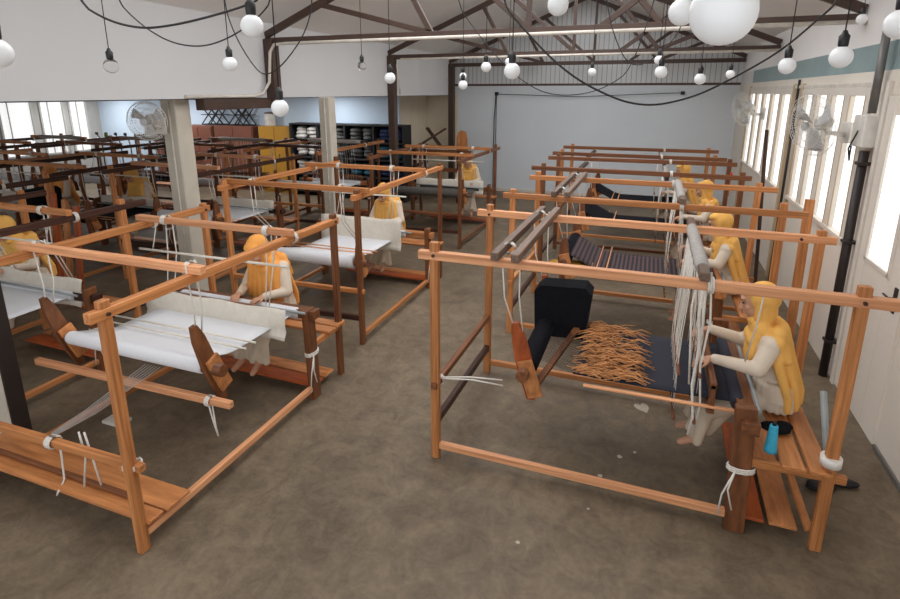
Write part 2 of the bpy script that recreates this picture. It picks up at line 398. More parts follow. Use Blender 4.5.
# roof frames
def frame(n, Y, webs, post_z0, rail=None):
    m = MB(); zt = 3.77
    m.beam((XF, Y, zt), (XW, Y, zt), .08, .1)
    m.beam((XF, Y, 3.86), (-1.87, Y, 5.44), .07, .1); m.beam((-1.87, Y, 5.44), (XW, Y, 3.86), .07, .1)
    for a, b_ in webs: m.beam((a[0], Y+.0, a[1]), (b_[0], Y, b_[1]), .06, .075)
    o = struct(f'beam_{n}', m, M['steel'])
    B((XF-.0, Y-.09, post_z0), (XF+.16, Y+.09, 3.8)).build('post', M['steel'], o)
    return o
webs = [((-4.83, 4.27), (-3.0, 3.8)), ((-3.0, 3.8), (-3.55, 4.76)), ((-1.62, 3.8), (-1.62, 5.35)), ((-1.62, 3.8), (-3.0, 4.97)), ((-.7, 3.8), (.35, 4.56)), ((-.0, 3.8), (-1.2, 5.15)), ((-.0, 3.8), (1.1, 4.24))]
f1 = frame(1, 7.35, webs, 2.75); f2 = frame(2, 11.6, webs, 0); f3 = frame(3, 15.6, webs, 0)
ex = MB(); ex.beam((XF+.1, 15.6, 3.2), (XW-.05, 15.6, 3.2), .06, .06); ex.build('lower_beam', M['steel'], f3)
ex = MB(); ex.beam((-5.8, 5.86, 2.83), (-5.8, 7.3, 2.83), .16, .15); ex.build('bracket_beam', M['steel'], f1)
ex = MB(); ex.tube([(-5.77, 5.6, 2.94), (-5.75, 6.9, 2.94), (-5.74, 7.1, 2.98), (-5.7, 7.22, 3.15), (-5.66, 7.24, 3.6), (-5.6, 7.27, 3.71), (-5.4, 7.28, 3.725), (XW, 7.28, 3.73)], .024, 8); ex.build('conduit', M['conduit'], f1)
ex = MB(); ex.tube([(-5.5, 11.55, 2.95), (-5.55, 11.53, 3.6), (-5.45, 11.53, 3.72), (XW, 11.53, 3.73)], .024, 8); ex.build('conduit', M['conduit'], f2)

# ------------------------------------------------------------------ looms
def rope_ring(mb, c, axis, rw, rh, turns=3, pitch=.014):
    pts = []
    n = turns*10
    for i in range(n+1):
        a = 2*PI*i/10; k = (i/n-.5)*turns*pitch; u, v = rw*math.cos(a), rh*math.sin(a)
        pts.append({'x': (c[0]+k, c[1]+u, c[2]+v), 'y': (c[0]+u, c[1]+k, c[2]+v), 'z': (c[0]+u, c[1]+v, c[2]+k)}[axis])
    mb.tube(pts, .007, 5)

class Ropes:
    """white ties: every strand a part of its own"""
    def __init__(s, parent): s.p = parent
    def tube(s, pts, r): return MB().tube(pts, r, 6).build('rope', M['rope'], s.p)
    def ring(s, *a): m = MB(); rope_ring(m, *a); return m.build('rope', M['rope'], s.p)
def flange_outline(u0, z0, z1, lean):
    h_ = z1-z0
    pts = [(0.0, 0), (.035, 0), (.06, .3), (.068, .55), (.05, .85), (.02, 1.0), (-.025, .99), (-.055, .8), (-.065, .5), (-.05, .25), (-.03, 0)]
    return [(u0+a+lean*(t-.4), z0+h_*t) for a, t in pts]

def loom(name, label, loc, rz, L, Wd, post='orange', rail='orange', bar='grey_wood', warp='white_warp', roll='white_warp',
         over=(.13, .3), u_roll=.62, u_hang=.5, u_hed=1.88, hed='strings', near=False, boards=False, raffia=False, topz=1.79, roll_flat=False, v0=.22, double=True, skein=False, bar_below=False, back_over=None, ub=None, zr=None, lean=0.0, cover_z=(-.1, .2), group=None):
    R = random.Random(hash(label) & 0xffff if False else len(label)*131+int(L*100)+int(abs(loc[0])*77)+int(loc[1]*31))
    t = thing(name, label, 'loom', loc, rz, group)
    j = lambda a=.02: R.uniform(-a, a)
    W = M[post]; Rl = M[rail]; Br = M[bar]; um = L-.49
    v1 = Wd-v0; vr = (v0, v1)
    for (u, v) in ((0, 0), (0, Wd), (L, 0), (L+(.14 if back_over else 0), Wd)):
        MB().beam((u, v, 0), (u+j(.01), v, topz+.09+j(.02)), .052, .07, up=(1, 0, 0)).build('post', W if R.random() < .8 else M['brown'], t)
    for v in (0, Wd):
        ov1 = over[1] if v == 0 or back_over is None else back_over
        r_ = MB().beam((-over[0], v, topz+j(.008)), (L+ov1, v, topz+j(.008)), .058, .068).build('top_rail', Rl, t)
        if near:
            for u in (0, L): MB().tube([(u, v-.045, topz), (u, v+.045, topz)], .012, 8).build('peg', M['dark'], r_)
    zb = topz-.066 if bar_below else topz+.065
    # cross bars lying on the long rails
    for k, u in enumerate((u_hang, u_hang+.15) if double else (u_hang,)):
        MB().beam((u, -.1, zb), (u+j(.03), Wd+.12, zb), .06, .062).build('cross_bar', Br, t)
    MB().beam((u_hed, -.06, zb), (u_hed+j(.02), Wd+.1, zb), .06, .06).build('cross_bar', Br, t)
    # low rails
    for v in (0, Wd):
        MB().beam((.035, v, .125), (um-.03 if v == 0 else L-.03, v, .125), .05, .055).build('bottom_rail', M['pale'] if post == 'orange' and v == 0 and near else W, t)
    if boards:
        MB().beam((.03, -.07, .64), (.03, Wd+.3, .6), .05, .055).build('end_rail', Rl, t)
        for i, (a, b_) in enumerate(((-.03, .085), (.1, .3))):
            MB().beam((.0+(a+b_)/2+.05, -.06+i*-.02, .215), ((a+b_)/2+.05, Wd+.25, .215), b_-a, .025).build('board', M['orange'], t)
        MB().beam((.14, .22, .245), (.14, Wd+.2, .245), .035, .035).build('batten', M['brown'], t)
        rr = Ropes(t)
        rr.ring((.03, .78, .625), 'y', .045, .045, 4); rr.ring((.03, .02, .64), 'z', .055, .055, 3, .012)
        rr.tube([(.08, .8, .62), (.09, .82, .45), (.1, .86, .24), (.0, .8, .2), (-.04, .7, .3)], .007); rr.tube([(.1, .6, .7), (.1, .58, .5), (.08, .62, .26)], .007); rr.tube([(.11, .56, .7), (.12, .54, .5), (.12, .5, .28)], .007)
        MB().beam((.7, -.2, .73), (.66, Wd+.2, .73), .05, .055).build('foot_rail', M['pale'], t)
        hr = Ropes(t); hr.tube([(.69, -.02, .72), (.7, -.02, .5), (.705, -.03, .42)], .006); hr.tube([(.69, .02, .72), (.7, 0, .55), (.71, -.02, .42)], .006); hr.ring((.69, 0, .73), 'y', .04, .04, 3)
    else:
        MB().beam((0, -.05, .685), (0, Wd+.05, .66), .05, .055).build('end_rail', M['brown'] if near else Rl, t)
        MB().beam((0, 0, .34), (0, Wd, .3), .05, .065).build('end_rail', M['dark'], t)
    # warp roll between two leaf-shaped flanges
    zr = zr or .98
    rl = MB().lathe([(.05, v0-.18), (.05, Wd-v0+.18)], (u_roll, 0, zr), 'Y', 10).build('warp_beam', M['brown'], t)
    rr_ = .058 if boards else .085
    MB().lathe([(rr_*.9, v0), (rr_, v0+.02), (rr_, v1-.02), (rr_*.9, v1)], (u_roll, 0, zr), 'Y', 18).build('yarn_roll', M[roll], rl)
    if roll_flat:
        def pk(a, b_): return None
        pm = MB(); pm.prism([(u_roll-.1, zr-.1), (u_roll+.36, zr-.08), (u_roll+.4, zr+.36), (u_roll+.34, zr+.42), (u_roll-.06, zr+.4), (u_roll-.12, zr+.34)], 'Y', v1-.26, v1-.02)
        pm.build('yarn_pack', M['blackcloth'], t)
    for i, v in enumerate((v0-.06, v1+.06)):
        ln = lean
        fl = MB().prism(flange_outline(u_roll, zr-(.3 if boards else .24) if near else zr-.3, zr+.4 if near else zr+.3, ln), 'Y', v-.02, v+.02).build('roll_flange', M['red'] if near and not boards else M['brown'] if not boards else (M['brown']), t)
        MB().beam((u_roll-(.02 if boards else 0), v-.035, zr+.1), (u_roll+.1, v-.035, zr-.2), .03, .12, up=(1, 0, 0)).build('wedge', M['orange'], fl)
        hr = Ropes(fl); uu = u_hang+(.05 if not boards else .02)
        for k in (-.04, .05): hr.tube([(uu+k*1.5, v+k*.6, zb+.03), (uu+k*1.2+.02, v+k*.4, (zb+zr)/2+.1), (u_roll+k*.6+lean*.4, v, zr+.3)], .006)
        hr.ring((uu, v, zb), 'y', .045, .045, 3)
    # warp sheet
    zw = .84 if not boards else .9
    def ws(a, b_):
        u = u_roll+.02+(um+.0-u_roll)*a; s0 = min(1, a/.25); z = (zr+rr_*.9)*(1-s0)+zw*s0
        if raffia: u = u_roll+.36+(um-u_roll-.36)*a; z = zw
        return (u, v0+.06+(v1-v0-.12)*b_, z-.01*math.sin(a*PI))
    MB().sheet(ws, 14, 8, .008).build('warp_sheet', M[warp], t)
    if raffia:
        sm_ = MB()
        for i in range(46):
            v = v0+.07+(v1-v0-.14)*i/45; sm_.tube([(u_roll+.02, v, zr+rr_*.8), (u_roll+.37, v+j(.004), zw)], .0022, 3)
        sm_.build('warp_yarn', M['blackcloth'], t)
    else:
        for u in (u_roll+.38, u_roll+.5): MB().tube([(u, v0-.06, zw+.03), (u, v1+.1, zw+.03)], .009).build('lease_rod', M['pale'] if not boards else M['white_cloth'], t)
    if near and not boards:
        MB().beam((u_roll+.06, v0-.02, zw-.16), (u_roll+.34, v1-.06, zw+.08), .055, .035).build('tension_bar', M['brown'], t)
        MB().beam((u_roll+.45, v0-.02, zw-.04), (um, v0-.02, zw-.03), .03, .02).build('side_lath', M['pale'], t)
    if raffia:
        rm = MB()
        for k in range(380):
            v = R.uniform(v0+.02, v1-.06); u = R.uniform(u_roll+.4, u_roll+.86); ln = R.uniform(.1, .26); an = R.gauss(0, .3)
            if v > v1-.5 and u > u_roll+.6 and R.random() < .6: continue
            zz = zw+.02+R.random()*.035
            rm.tube([(u-ln/2*math.cos(an), v-ln/2*math.sin(an), zz-.012), (u, v+R.uniform(-.015, .015), zz+R.uniform(.01, .03)), (u+ln/2*math.cos(an), v+ln/2*math.sin(an), zz-.008)], .0042, 4)
        o = rm.build('raffia_tie', M['raffia'], t); o['kind'] = 'stuff'; o['label'] = 'loose golden raffia ties on the navy warp'
    # heddles
    ub = ub or (u_hed+.17 if not boards else u_hed-.05)
    if hed == 'strings':
        for k, u in enumerate((u_hed-.07, u_hed+.07)):
            hm = MB(); ns = 18 if near else 10
            for i in range(ns):
                v = v0+.05+(v1-v0-.1)*(i+.5)/ns+j(.012)
                vt = v+(Wd/2-v)*.1
                hm.tube([(u_hed+(u-u_hed)*.5, vt, zb-.05), (u+j(.012), v+j(.008), 1.25), (u+j(.01), v, zw+.18), (u+j(.01), v, zw-.16)], .0028, 4)
            hd = hm.build('heddle', M['rope'], t)
            for z in (zw+.2, zw-.17): MB().tube([(u, v0-.05, z), (u, v1+.05, z)], .012).build('shaft', M['brown'], hd)
        cw = MB()
        cw.lathe([(.044, v0-.1), (.047, v0+.05), (.045, Wd*.6), (.048, v1-.1), (.044, v1)], (u_hed, 0, zb), 'Y', 10); cw.build('cloth_wrap', M['grey_cloth'], t)
    else:
        hr = Ropes(t)
        for v in (v0+.1, v0+.16, v1-.12, v1-.2):
            hr.tube([(u_hed+.03, v, zb+.03), (u_hed+.02, v+j(.02), 1.45), (ub, v+j(.02), zw+.18)], .006)
        for v in (v0+.12, v1-.15): hr.ring((u_hed, v, zb), 'y', .045, .045, 4)
        MB().tube([(u_hed-.1, v0-.15, 1.5), (u_hed-.12, v1+.1, 1.5)], .012).build('hanging_rod', M['white_cloth'], t)
        for v in (v0, v1-.05): hr.tube([(u_hed, v, zb+.03), (u_hed-.1, v, 1.5)], .005)
    # beater with reed
    bt = MB().beam((ub, v0-.02, zw-.06), (ub, v1+.04, zw-.06), .05, .06)
    bt.beam((ub, v0-.02, zw+.13), (ub, v1+.04, zw+.13), .045, .05)
    for v in (v0-.0, v1+.02): bt.beam((ub, v, zw-.06), (ub, v, zw+.14), .04, .04)
    bt = bt.build('beater', M['brown'], t)
    rd = MB()
    for i in range(40):
        v = v0+.02+(v1-v0)*i/39; rd.box((ub-.008, v-.003, zw-.04), (ub+.008, v+.003, zw+.11), 0)
    rd.build('reed', M['grey_wood'], bt)
    if hed == 'cover':
        def cv(a, b_):
            z = zw+cover_z[1]-(cover_z[1]-cover_z[0])*a; return (ub-.05-.025*math.sin(a*PI)-(.05 if a > .75 else 0)*(a-.75)*4, v0-.1+(v1-v0+.2)*b_, z+.008*math.sin(b_*17))
        MB().sheet(cv, 8, 16, .012).build('cloth_cover', M['white_cloth'], t)
    # cloth beam, its posts, bench
    for v in (0, Wd):
        MB().beam((um, v, 0), (um-.03, v, .97), .062, .13, up=(1, 0, 0)).build('beam_post', M['brown'], t)
        MB().beam((um-.02, v, .57), (L+.1, v, .57), .04, .06).build('bench_rail', M['orange'] if near else Rl, t)
    cbm = MB().beam((um, -.08, zw+.01), (um, Wd+.1, zw+.01), .11, .09).build('cloth_beam', M['brown'] if near else Rl, t)
    MB().lathe([(.05, v0), (.056, v0+.03), (.056, v1-.03), (.05, v1)], (um-.03, 0, zw+.005), 'Y', 14).build('woven_roll', M[warp], cbm)
    ur = um+.075 if hed == 'strings' else um-.1
    MB().tube([(ur, v0-.12, zw+.05), (ur, v1+.1, zw+.05)], .014, 8).build('metal_rod', M['tube'], t)
    for i, (a, b_) in enumerate(((.215, .35), (.37, .5))):
        MB().beam((um+(a+b_)/2, -.06, .61), (um+(a+b_)/2, Wd+.06, .61), b_-a, .03).build('seat_board', M['orange'], t)
    for i in range(2):
        MB().beam((um+.1+i*.2, .02, .1+.0*i), (um+.12+i*.2, Wd*.8, .1), .17, .025).build('treadle', M['red'] if i == 0 else M['orange'], t)
    if near and not boards:
        MB().beam((um+.46, .04, .1), (um+.3, Wd*.75, .5), .05, .03).build('seat_brace', M['orange'], t)
    # rope ties
    rt = Ropes(t)
    for v in (0, Wd):
        if near or v == 0: rt.ring((um-.01, v, .5), 'z', .085, .05, 3)
        rt.ring((u_hed+j(.1), v, topz), 'x', .045, .05, 3)
    if near or not boards:
        rt.tube([(um-.05, -.05, .5), (um-.08, -.06, .35), (um-.04, -.06, .2)], .006); rt.tube([(um-.05, -.05, .5), (um-.11, -.05, .3), (um-.12, -.04, .12)], .006)
    if skein:
        m_ = MB()
        for q in range(5): m_.tube([(.4+.01*q, .32+.03*q, .88), (.65, .3+.035*q, .9), (.95, .33+.03*q, .89)], .018, 6)
        m_.build('yarn_skein', M['yellow'], t)
    return t

r90 = PI/2
looms = {}
A = lambda label, loc, **k: loom('handloom', label, loc, 0, k.pop('L', 2.75), k.pop('Wd', 1.52), group=None, **k)
Mw = lambda label, loc, **k: loom('handloom', label, loc, r90, k.pop('L', 2.5), k.pop('Wd', 1.68), group=None, **k)
R1 = A('honey wood handloom with navy warp and golden raffia ties, beside the glazed door', (-1.48, 3.66, 0), post='orange', rail='pale', warp='navy', roll='blackcloth', near=True, raffia=True, roll_flat=True, over=(.13, .55), back_over=.26, u_roll=.7, zr=.86, lean=-.14)
R2 = A('handloom with dark wine-striped warp, second from the front in the window row', (-1.5, 6.25, 0), L=2.85, rail='orange', bar='grey_wood', warp='stripe_warp', roll='blackcloth', over=(.12, .22), skein=True)
R3 = A('handloom with black warp in the window row, third loom from the front', (-1.6, 8.75, 0), L=2.9, rail='brown', post='brown', bar='dark', warp='blackcloth', roll='blackcloth', over=(.2, .12), double=False, bar_below=True)
R4 = A('farthest handloom of the window row, standing before the pale back wall', (-1.65, 11.05, 0), L=2.8, Wd=1.4, rail='brown', post='orange', bar='dark', warp='blackcloth', roll='blackcloth', over=(.2, .2), double=False, bar_below=True)
M1 = Mw('large honey wood handloom with wide white warp and plank footboards, nearest in the middle row', (-2.97, 2.08, 0), rail='orange', bar='pale', warp='white_warp', roll='white_warp', near=True, boards=True, hed='cover', over=(.11, .07), u_roll=.78, u_hang=.68, u_hed=1.76, ub=1.7, zr=.95, lean=-.2, topz=1.72, v0=.1, double=False, cover_z=(-.1, .18))
M2 = Mw('middle row handloom with white cloth, standing directly behind the footboard loom', (-3.1, 5.3, 0), L=2.6, Wd=1.9, post='orange', rail='orange', bar='orange', warp='white_warp', roll='white_warp', hed='cover', over=(.1, .1), topz=1.83, u_hang=.1, double=False, v0=.36, ub=1.75, u_roll=.5, zr=.86, cover_z=(-.15, .32))
M3 = Mw('far middle row handloom with charcoal warp, close to the beige back wall', (-3.35, 9.6, 0), L=2.5, Wd=1.9, post='brown', rail='brown', bar='orange', warp='grey_warp', roll='grey_warp', hed='cover', topz=1.72, double=False, u_hed=1.85)
N1 = Mw('dark-railed handloom with white warp directly left of the footboard loom, beside the dark post', (-5.5, 1.75, 0), L=2.5, Wd=1.7, post='orange', rail='dark', bar='orange', warp='white_warp', hed='cover', topz=1.75, double=False)
N2 = Mw('handloom with white warp just behind the nearest cream column', (-6.35, 6.05, 0), L=2.5, Wd=1.6, post='orange', rail='dark', bar='pale', warp='white_warp', hed='cover', double=False)
N3 = Mw('brown handloom with white yarn roll in front of the ochre cabinet', (-6.3, 9.4, 0), L=2.5, Wd=1.8, post='brown', rail='orange', bar='dark', warp='white_warp', double=False)
O1 = Mw('handloom with white cloth at the left edge, behind the loom beside the dark steel post', (-8.0, 2.6, 0), L=2.5, Wd=1.7, post='orange', rail='dark', bar='orange', warp='white_warp', hed='cover', double=False)
O2 = Mw('handloom with black warp and black yarn pack, left of the nearest cream column', (-8.4, 5.4, 0), L=2.5, Wd=1.8, post='orange', rail='dark', bar='orange', warp='blackcloth', roll='blackcloth', hed='cover', double=False, roll_flat=True)
O3 = Mw('dark handloom before the brown lockers in the side hall', (-8.7, 9.0, 0), L=2.5, Wd=1.8, post='brown', rail='dark', bar='brown', warp='grey_warp', double=False)
P2 = Mw('pinkish-railed handloom under the side hall windows, weaver in orange scarf', (-10.7, 5.0, 0), L=2.5, Wd=1.8, post='brown', rail='pale', bar='pale', warp='white_warp', hed='cover', double=False)
P3 = Mw('dark brown handloom near the side hall corner, beside the black stands', (-11.2, 8.3, 0), L=2.6, Wd=1.9, post='brown', rail='dark', bar='brown', warp='blackcloth', double=False)
Q3 = Mw('long-railed handloom farthest left against the side hall windows', (-13.6, 7.9, 0), L=2.6, Wd=1.9, post='brown', rail='dark', bar='orange', warp='white_warp', double=False)

# ------------------------------------------------------------------ people
def remesh(mb, voxel, smooth=3):
    me = mb.mesh('tmp', None); o = bpy.data.objects.new('tmp', me); C.objects.link(o)
    m = o.modifiers.new('r', 'REMESH'); m.mode = 'VOXEL'; m.voxel_size = voxel
    if smooth: s_ = o.modifiers.new('s', 'SMOOTH'); s_.iterations = smooth; s_.factor = .5
    dg = bpy.context.evaluated_depsgraph_get(); out = bpy.data.meshes.new_from_object(o.evaluated_get(dg))
    bpy.data.objects.remove(o); bpy.data.meshes.remove(me)
    out.polygons.foreach_set('use_smooth', [True]*len(out.polygons)); out.update(); return out

def hand(mb, wrist, tip, palm_n, side):
    """palm and five bent fingers; wrist->tip gives the direction, palm_n the back-of-hand normal"""
    w = Vector(wrist); d = (Vector(tip)-w).normalized(); n = Vector(palm_n); n = (n-d*n.dot(d)).normalized(); s_ = d.cross(n)*side
    mb.cap(w, w+d*.03, .022, .024)
    for k in (-1, -.33, .33, 1): mb.cap(w+d*.03+s_*.010*k, w+d*.085+s_*.024*k, .014, .0115)
    for k, ln in ((-1, .058), (-.33, .074), (.33, .08), (1, .07)):
        a = w+d*.085+s_*.024*k; b_ = a+(d*.9-n*.3+s_*.1*k).normalized()*ln*.5; c_ = b_+(d*.6-n*.8+s_*.05*k).normalized()*ln*.55
        mb.cap(a, b_, .0105, .0092); mb.cap(b_, c_, .0092, .0075)
    a = w+d*.03+s_*.02; b_ = a+(d*.6+s_*.75-n*.2).normalized()*.045; c_ = b_+(d*.9-n*.4).normalized()*.034
    mb.cap(a, b_, .014, .011); mb.cap(b_, c_, .011, .0085)

def make_weaver(label, pose):
    t = MB(); hd = Vector(pose['head']); tilt = pose['tilt']
    nk = Vector((-.07, 0, 1.22)); sh = .165
    # torso
    t.cap((.05, 0, .74), (.02, 0, .9), .125, .105)
    t.cap((.05, .07, .72), (.05, -.07, .72), .11, .11)
    t.cap((.02, 0, .9), (-.04, 0, 1.08), .105, .11); t.cap((-.045, -.08, 1.1), (-.045, .08, 1.1), .085, .085)
    t.cap((-.05, -sh, 1.15), (-.05, sh, 1.15), .055, .055); t.cap((-.05, 0, 1.17), tuple(nk), .06, .047); t.cap(tuple(nk), tuple(hd+Vector((.01, 0, -.06))), .045, .05)
    E = Euler((0, -tilt, 0)).to_matrix()
    H = lambda x, y, z: tuple(hd+E @ Vector((x, y, z)))
    ro = (0, -tilt, 0)
    t.ell(H(.012, 0, .02), (.092, .074, .095), ro, 20, 14); t.ell(H(-.025, 0, -.04), (.062, .057, .078), ro, 18, 12); t.ell(H(-.045, 0, -.095), (.028, .03, .024), ro)
    t.cap(H(-.083, 0, .012), H(-.104, 0, -.032), .009, .014); t.ell(H(-.094, .011, -.036), .009); t.ell(H(-.094, -.011, -.036), .009)
    t.ell(H(-.078, 0, .042), (.012, .05, .012), ro)
    for s_ in (-1, 1):
        t.ell(H(-.058, .034*s_, -.02), (.026, .024, .022), ro); t.ell(H(.015, .075*s_, -.01), (.018, .01, .03), ro)
    t.ell(H(-.084, 0, -.068), (.012, .022, .008), ro)
    arms = []
    for s_, a in ((-1, pose['near']), (1, pose['far'])):
        e, w, tp, n = a
        t.cap((-.05, s_*sh, 1.14), e, .05, .04); t.cap(e, w, .038, .024); hand(t, w, tp, n, s_); arms.append((s_, e, w))
        k = (-.40, s_*.11, .52); an = (-.44, s_*.1, .27)
        t.cap((.03, s_*.09, .71), (-.16, s_*.1, .65), .075, .068); t.cap((-.16, s_*.1, .65), k, .068, .055); t.cap(k, an, .05, .034); t.cap(an, (-.55, s_*.11, .22), .034, .026)
    body = remesh(t, .0058, 2); body.materials.append(M['skin'])
    o = link('person', body); tag(o, label, 'person')
    # face details
    e = MB()
    for s_ in (-1, 1):
        MB().ell(H(-.081, .03*s_, .012), (.008, .012, .005), ro, 10, 6).build('eye', M['eye'], o); MB().ell(H(-.088, .031*s_, .036), (.005, .018, .0035), ro, 10, 6).build('eyebrow', M['eye'], o)
    MB().ell(H(-.094, 0, -.068), (.006, .02, .0075), ro, 12, 6).build('lips', M['lip'], o)
    # tunic
    c = MB()
    c.cap((.055, 0, .75), (.025, 0, .9), .145, .128); c.cap((.05, .09, .725), (.05, -.09, .725), .12, .12)
    c.cap((.02, 0, .9), (-.04, 0, 1.08), .128, .13); c.cap((-.045, -.08, 1.09), (-.045, .08, 1.09), .1, .1); c.cap((-.05, -sh, 1.145), (-.05, sh, 1.145), .07, .07); c.cap((-.05, 0, 1.15), (-.065, 0, 1.2), .075, .062)
    for s_, el, w in arms:
        w2 = Vector(el).lerp(Vector(w), .94)
        c.cap((-.05, s_*sh, 1.13), el, .067, .056); c.cap(el, w2, .054, .037); c.tube([w2, Vector(el).lerp(Vector(w), .99)], .037, 14)
        c.cap((.03, s_*.09, .71), (-.13, s_*.11, .67), .088, .075)
        for q in range(5):   # sleeve creases
            pt = Vector(el).lerp(Vector(w), .1+.17*q); c.ell(pt+Vector((0, 0, .004*(q % 2))), (.02, .05-.003*q, .05-.003*q))
    for q in range(20):
        a = 2*PI*q/20; c.cap((.04+.13*math.cos(a), .165*math.sin(a), .82), (.045+.145*math.cos(a), .185*math.sin(a), .655), .032, .022)
    m_ = remesh(c, .009, 3); m_.materials.append(M['tunic']); link('tunic', m_, o)
    c = MB()
    for s_ in (-1, 1): c.cap((-.15, s_*.1, .65), (-.40, s_*.11, .525), .078, .068)
    c.cap((-.39, -.12, .525), (-.39, .12, .525), .07, .07)
    for q in range(9):
        y_ = -.17+.0425*q; c.cap((-.4, y_*.75, .51), (-.44-.02*(q % 2), y_*1.15, .3+.02*(q % 3)), .06, .035)
    c.cap((-.26, -.1, .56), (-.36, -.08, .34), .05, .04); c.cap((-.26, .1, .56), (-.36, .08, .34), .05, .04); c.cap((-.43, -.12, .51), (-.49, -.1, .36), .05, .04); c.cap((-.43, .12, .51), (-.49, .1, .36), .05, .04)
    m_ = remesh(c, .01, 3); m_.materials.append(M['tunic_print']); link('skirt', m_, o)
    # headscarf
    c = MB()
    c.ell(H(.056, 0, .03), (.116, .1, .116), ro, 24, 16); c.ell(H(-.01, 0, .09), (.07, .075, .04), ro, 18, 10)
    c.cap(H(.05, 0, -.03), H(.045, 0, -.1), .092, .085)
    for s_ in (-1, 1): c.cap(H(.02, .072*s_, .03), H(.0, .058*s_, -.1), .022, .03)
    c.cap(H(-.045, -.03, -.125), H(-.045, .03, -.125), .028, .028)
    c.cap((-.1, -.05, 1.21), (-.1, .05, 1.21), .075, .075); c.cap((-.13, -.06, 1.13), (-.13, .06, 1.13), .065, .065)
    fl = pose['front']
    for q in range(6):
        yy = (-.11+.044*q)*pose.get('wide', 1); c.cap((-.13, yy*.8, 1.17), (-.165+.02*abs(q-2.5)/2.5, yy, fl+.03*(q % 2)), .036*pose.get('wide', 1), .028*pose.get('wide', 1))
    for q in range(8):
        yy = -.165+.047*q; k = .012*(q % 2)
        w_ = .1*(abs(yy)/.165)**2; c.cap((.03-w_*.4, yy*.8, 1.22), (.1+k-w_, yy*1.15, 1.02), .055, .036); c.cap((.1+k-w_, yy*1.15, 1.02), (.19+k-w_, yy*1.18, pose['back']+.1), .036, .03); c.cap((.19+k-w_, yy*1.18, pose['back']+.1), (.2+k-w_, yy*1.18, pose['back']), .03, .024)
    for s_ in (-1, 1): c.cap((-.07, s_*.07, 1.2), (-.02, s_*.17, 1.16), .05, .055); c.cap((-.02, s_*.17, 1.17), (.06, s_*.17, 1.05), .05, .03)
    m_ = remesh(c, .0075, 3); m_.materials.append(M['hijab']); link('headscarf', m_, o)
    return o
side = make_weaver('x', dict(head=(-.155, 0, 1.395), tilt=.25, near=((-.13, -.25, .99), (-.41, -.2, 1.0), (-.6, -.18, .93), (0, -.3, 1)), far=((-.15, .25, .98), (-.4, .2, 1.06), (-.55, .16, 1.03), (0, .2, 1)), front=.98, back=.68))
front = make_weaver('y', dict(head=(-.225, 0, 1.33), tilt=.6, near=((-.12, -.25, .92), (-.34, -.14, .93), (-.46, -.1, .92), (0, 0, 1)), far=((-.12, .25, .92), (-.34, .14, .93), (-.46, .1, .92), (0, 0, 1)), front=.84, back=.72, wide=1.5))
used = set()
def seat(proto, lm, u, v, label, rz=0, z=0.03):
    o = proto if proto.name not in used else copy_tree(proto)
    used.add(proto.name)
    mw = Matrix.Translation(lm.location) @ Euler((0, 0, lm.rotation_euler.z)).to_matrix().to_4x4()
    o.location = mw @ Vector((u, v, z-.03+(.025 if proto is front else 0))); o.scale = (1.05, 1.05, 1.05); o.rotation_euler = (0, 0, lm.rotation_euler.z+rz)
    tag(o, label, 'person', 'weavers at their looms')
    for c_ in o.children:
        if c_.name.startswith('headscarf'):
            c_.material_slots[0].link = 'OBJECT'; c_.material_slots[0].material = M['hijab_orange' if 'orange headscarf' in label else 'hijab']
    return o
seat(side, R1, 2.49, .7, 'person in mustard headscarf and cream tunic reaching into the navy warp loom')
seat(side, R2, 2.5, .72, 'person in mustard headscarf at the wine-striped loom, second in the window row')
seat(side, R3, 2.62, .7, 'person in mustard headscarf at the black warp loom, third in the window row')
seat(side, R4, 2.45, .65, 'person in mustard headscarf at the last loom before the back wall')
seat(front, M1, 2.38, .7, 'person in orange headscarf bowing over the white warp of the footboard loom')
seat(front, M2, 2.48, .84, 'person in yellow headscarf facing forward behind the second middle row loom')
seat(front, M3, 2.38, .62, 'person in yellow headscarf leaning at the far charcoal warp loom', .25)
seat(front, N1, 2.38, 1.55, 'person in yellow headscarf at the left picture edge above the dark post')
seat(front, O2, 2.38, 1.0, 'person in yellow headscarf at the black warp loom left of the cream column')
seat(front, P2, 2.38, .4, 'person in orange headscarf under the side hall windows')

# ------------------------------------------------------------------ loose things on and around the front looms
o = thing('thread_cone', 'bright blue cone of thread on the seat board of the navy loom', 'thread cone', (.945, 3.74, .626))
MB().lathe([(.042, 0), (.04, .02), (.026, .19), (.022, .2)], (0, 0, 0), 'Z', 16).build('yarn', M['blue'], o)
MB().lathe([(.014, .2), (.012, .225)], (0, 0, 0), 'Z', 12).build('spool_tip', M['black'], o)
pm = MB(); pm.ell((.0, 0, .03), (.1, .07, .028)); pm.ell((.06, .04, .035), (.06, .05, .024))
o = pm.build('pouch', M['blackcloth']); o.location = (1.02, 4.0, .626); tag(o, 'small black cloth pouch on the seat beside the blue thread cone', 'pouch')
o = thing('grey_tube', 'grey plastic tube taped to the corner post of the navy loom', 'tube', (1.27, 3.735, .66))
MB().tube([(0, 0, 0), (-.0, .28, .33)], .022, 12).build('pipe', M['tube'], o)
tp = MB(); tp.lathe([(.062, -.03), (.062, .03)], (0, -.07, .03), 'Z', 12); tp.build('tape', M['tape'], o)
for i, (x, y, a) in enumerate(((1.47, 4.33, .3), (1.64, 4.44, .1))):
    s_ = MB(); s_.ell((0, 0, .03), (.12, .05, .03)); s_.ell((-.05, 0, .05), (.06, .045, .03))
    o = s_.build('shoe', M['shoe']); o.location = (x, y, 0); o.rotation_euler = (0, 0, a)
    tag(o, ['black slip-on shoe on the floor behind the corner post', 'black slip-on shoe nearer the right wall'][i], 'shoe')
def rb(mb, pts, r=.01):
    mb.tube(pts, r, 6)
m_ = MB()
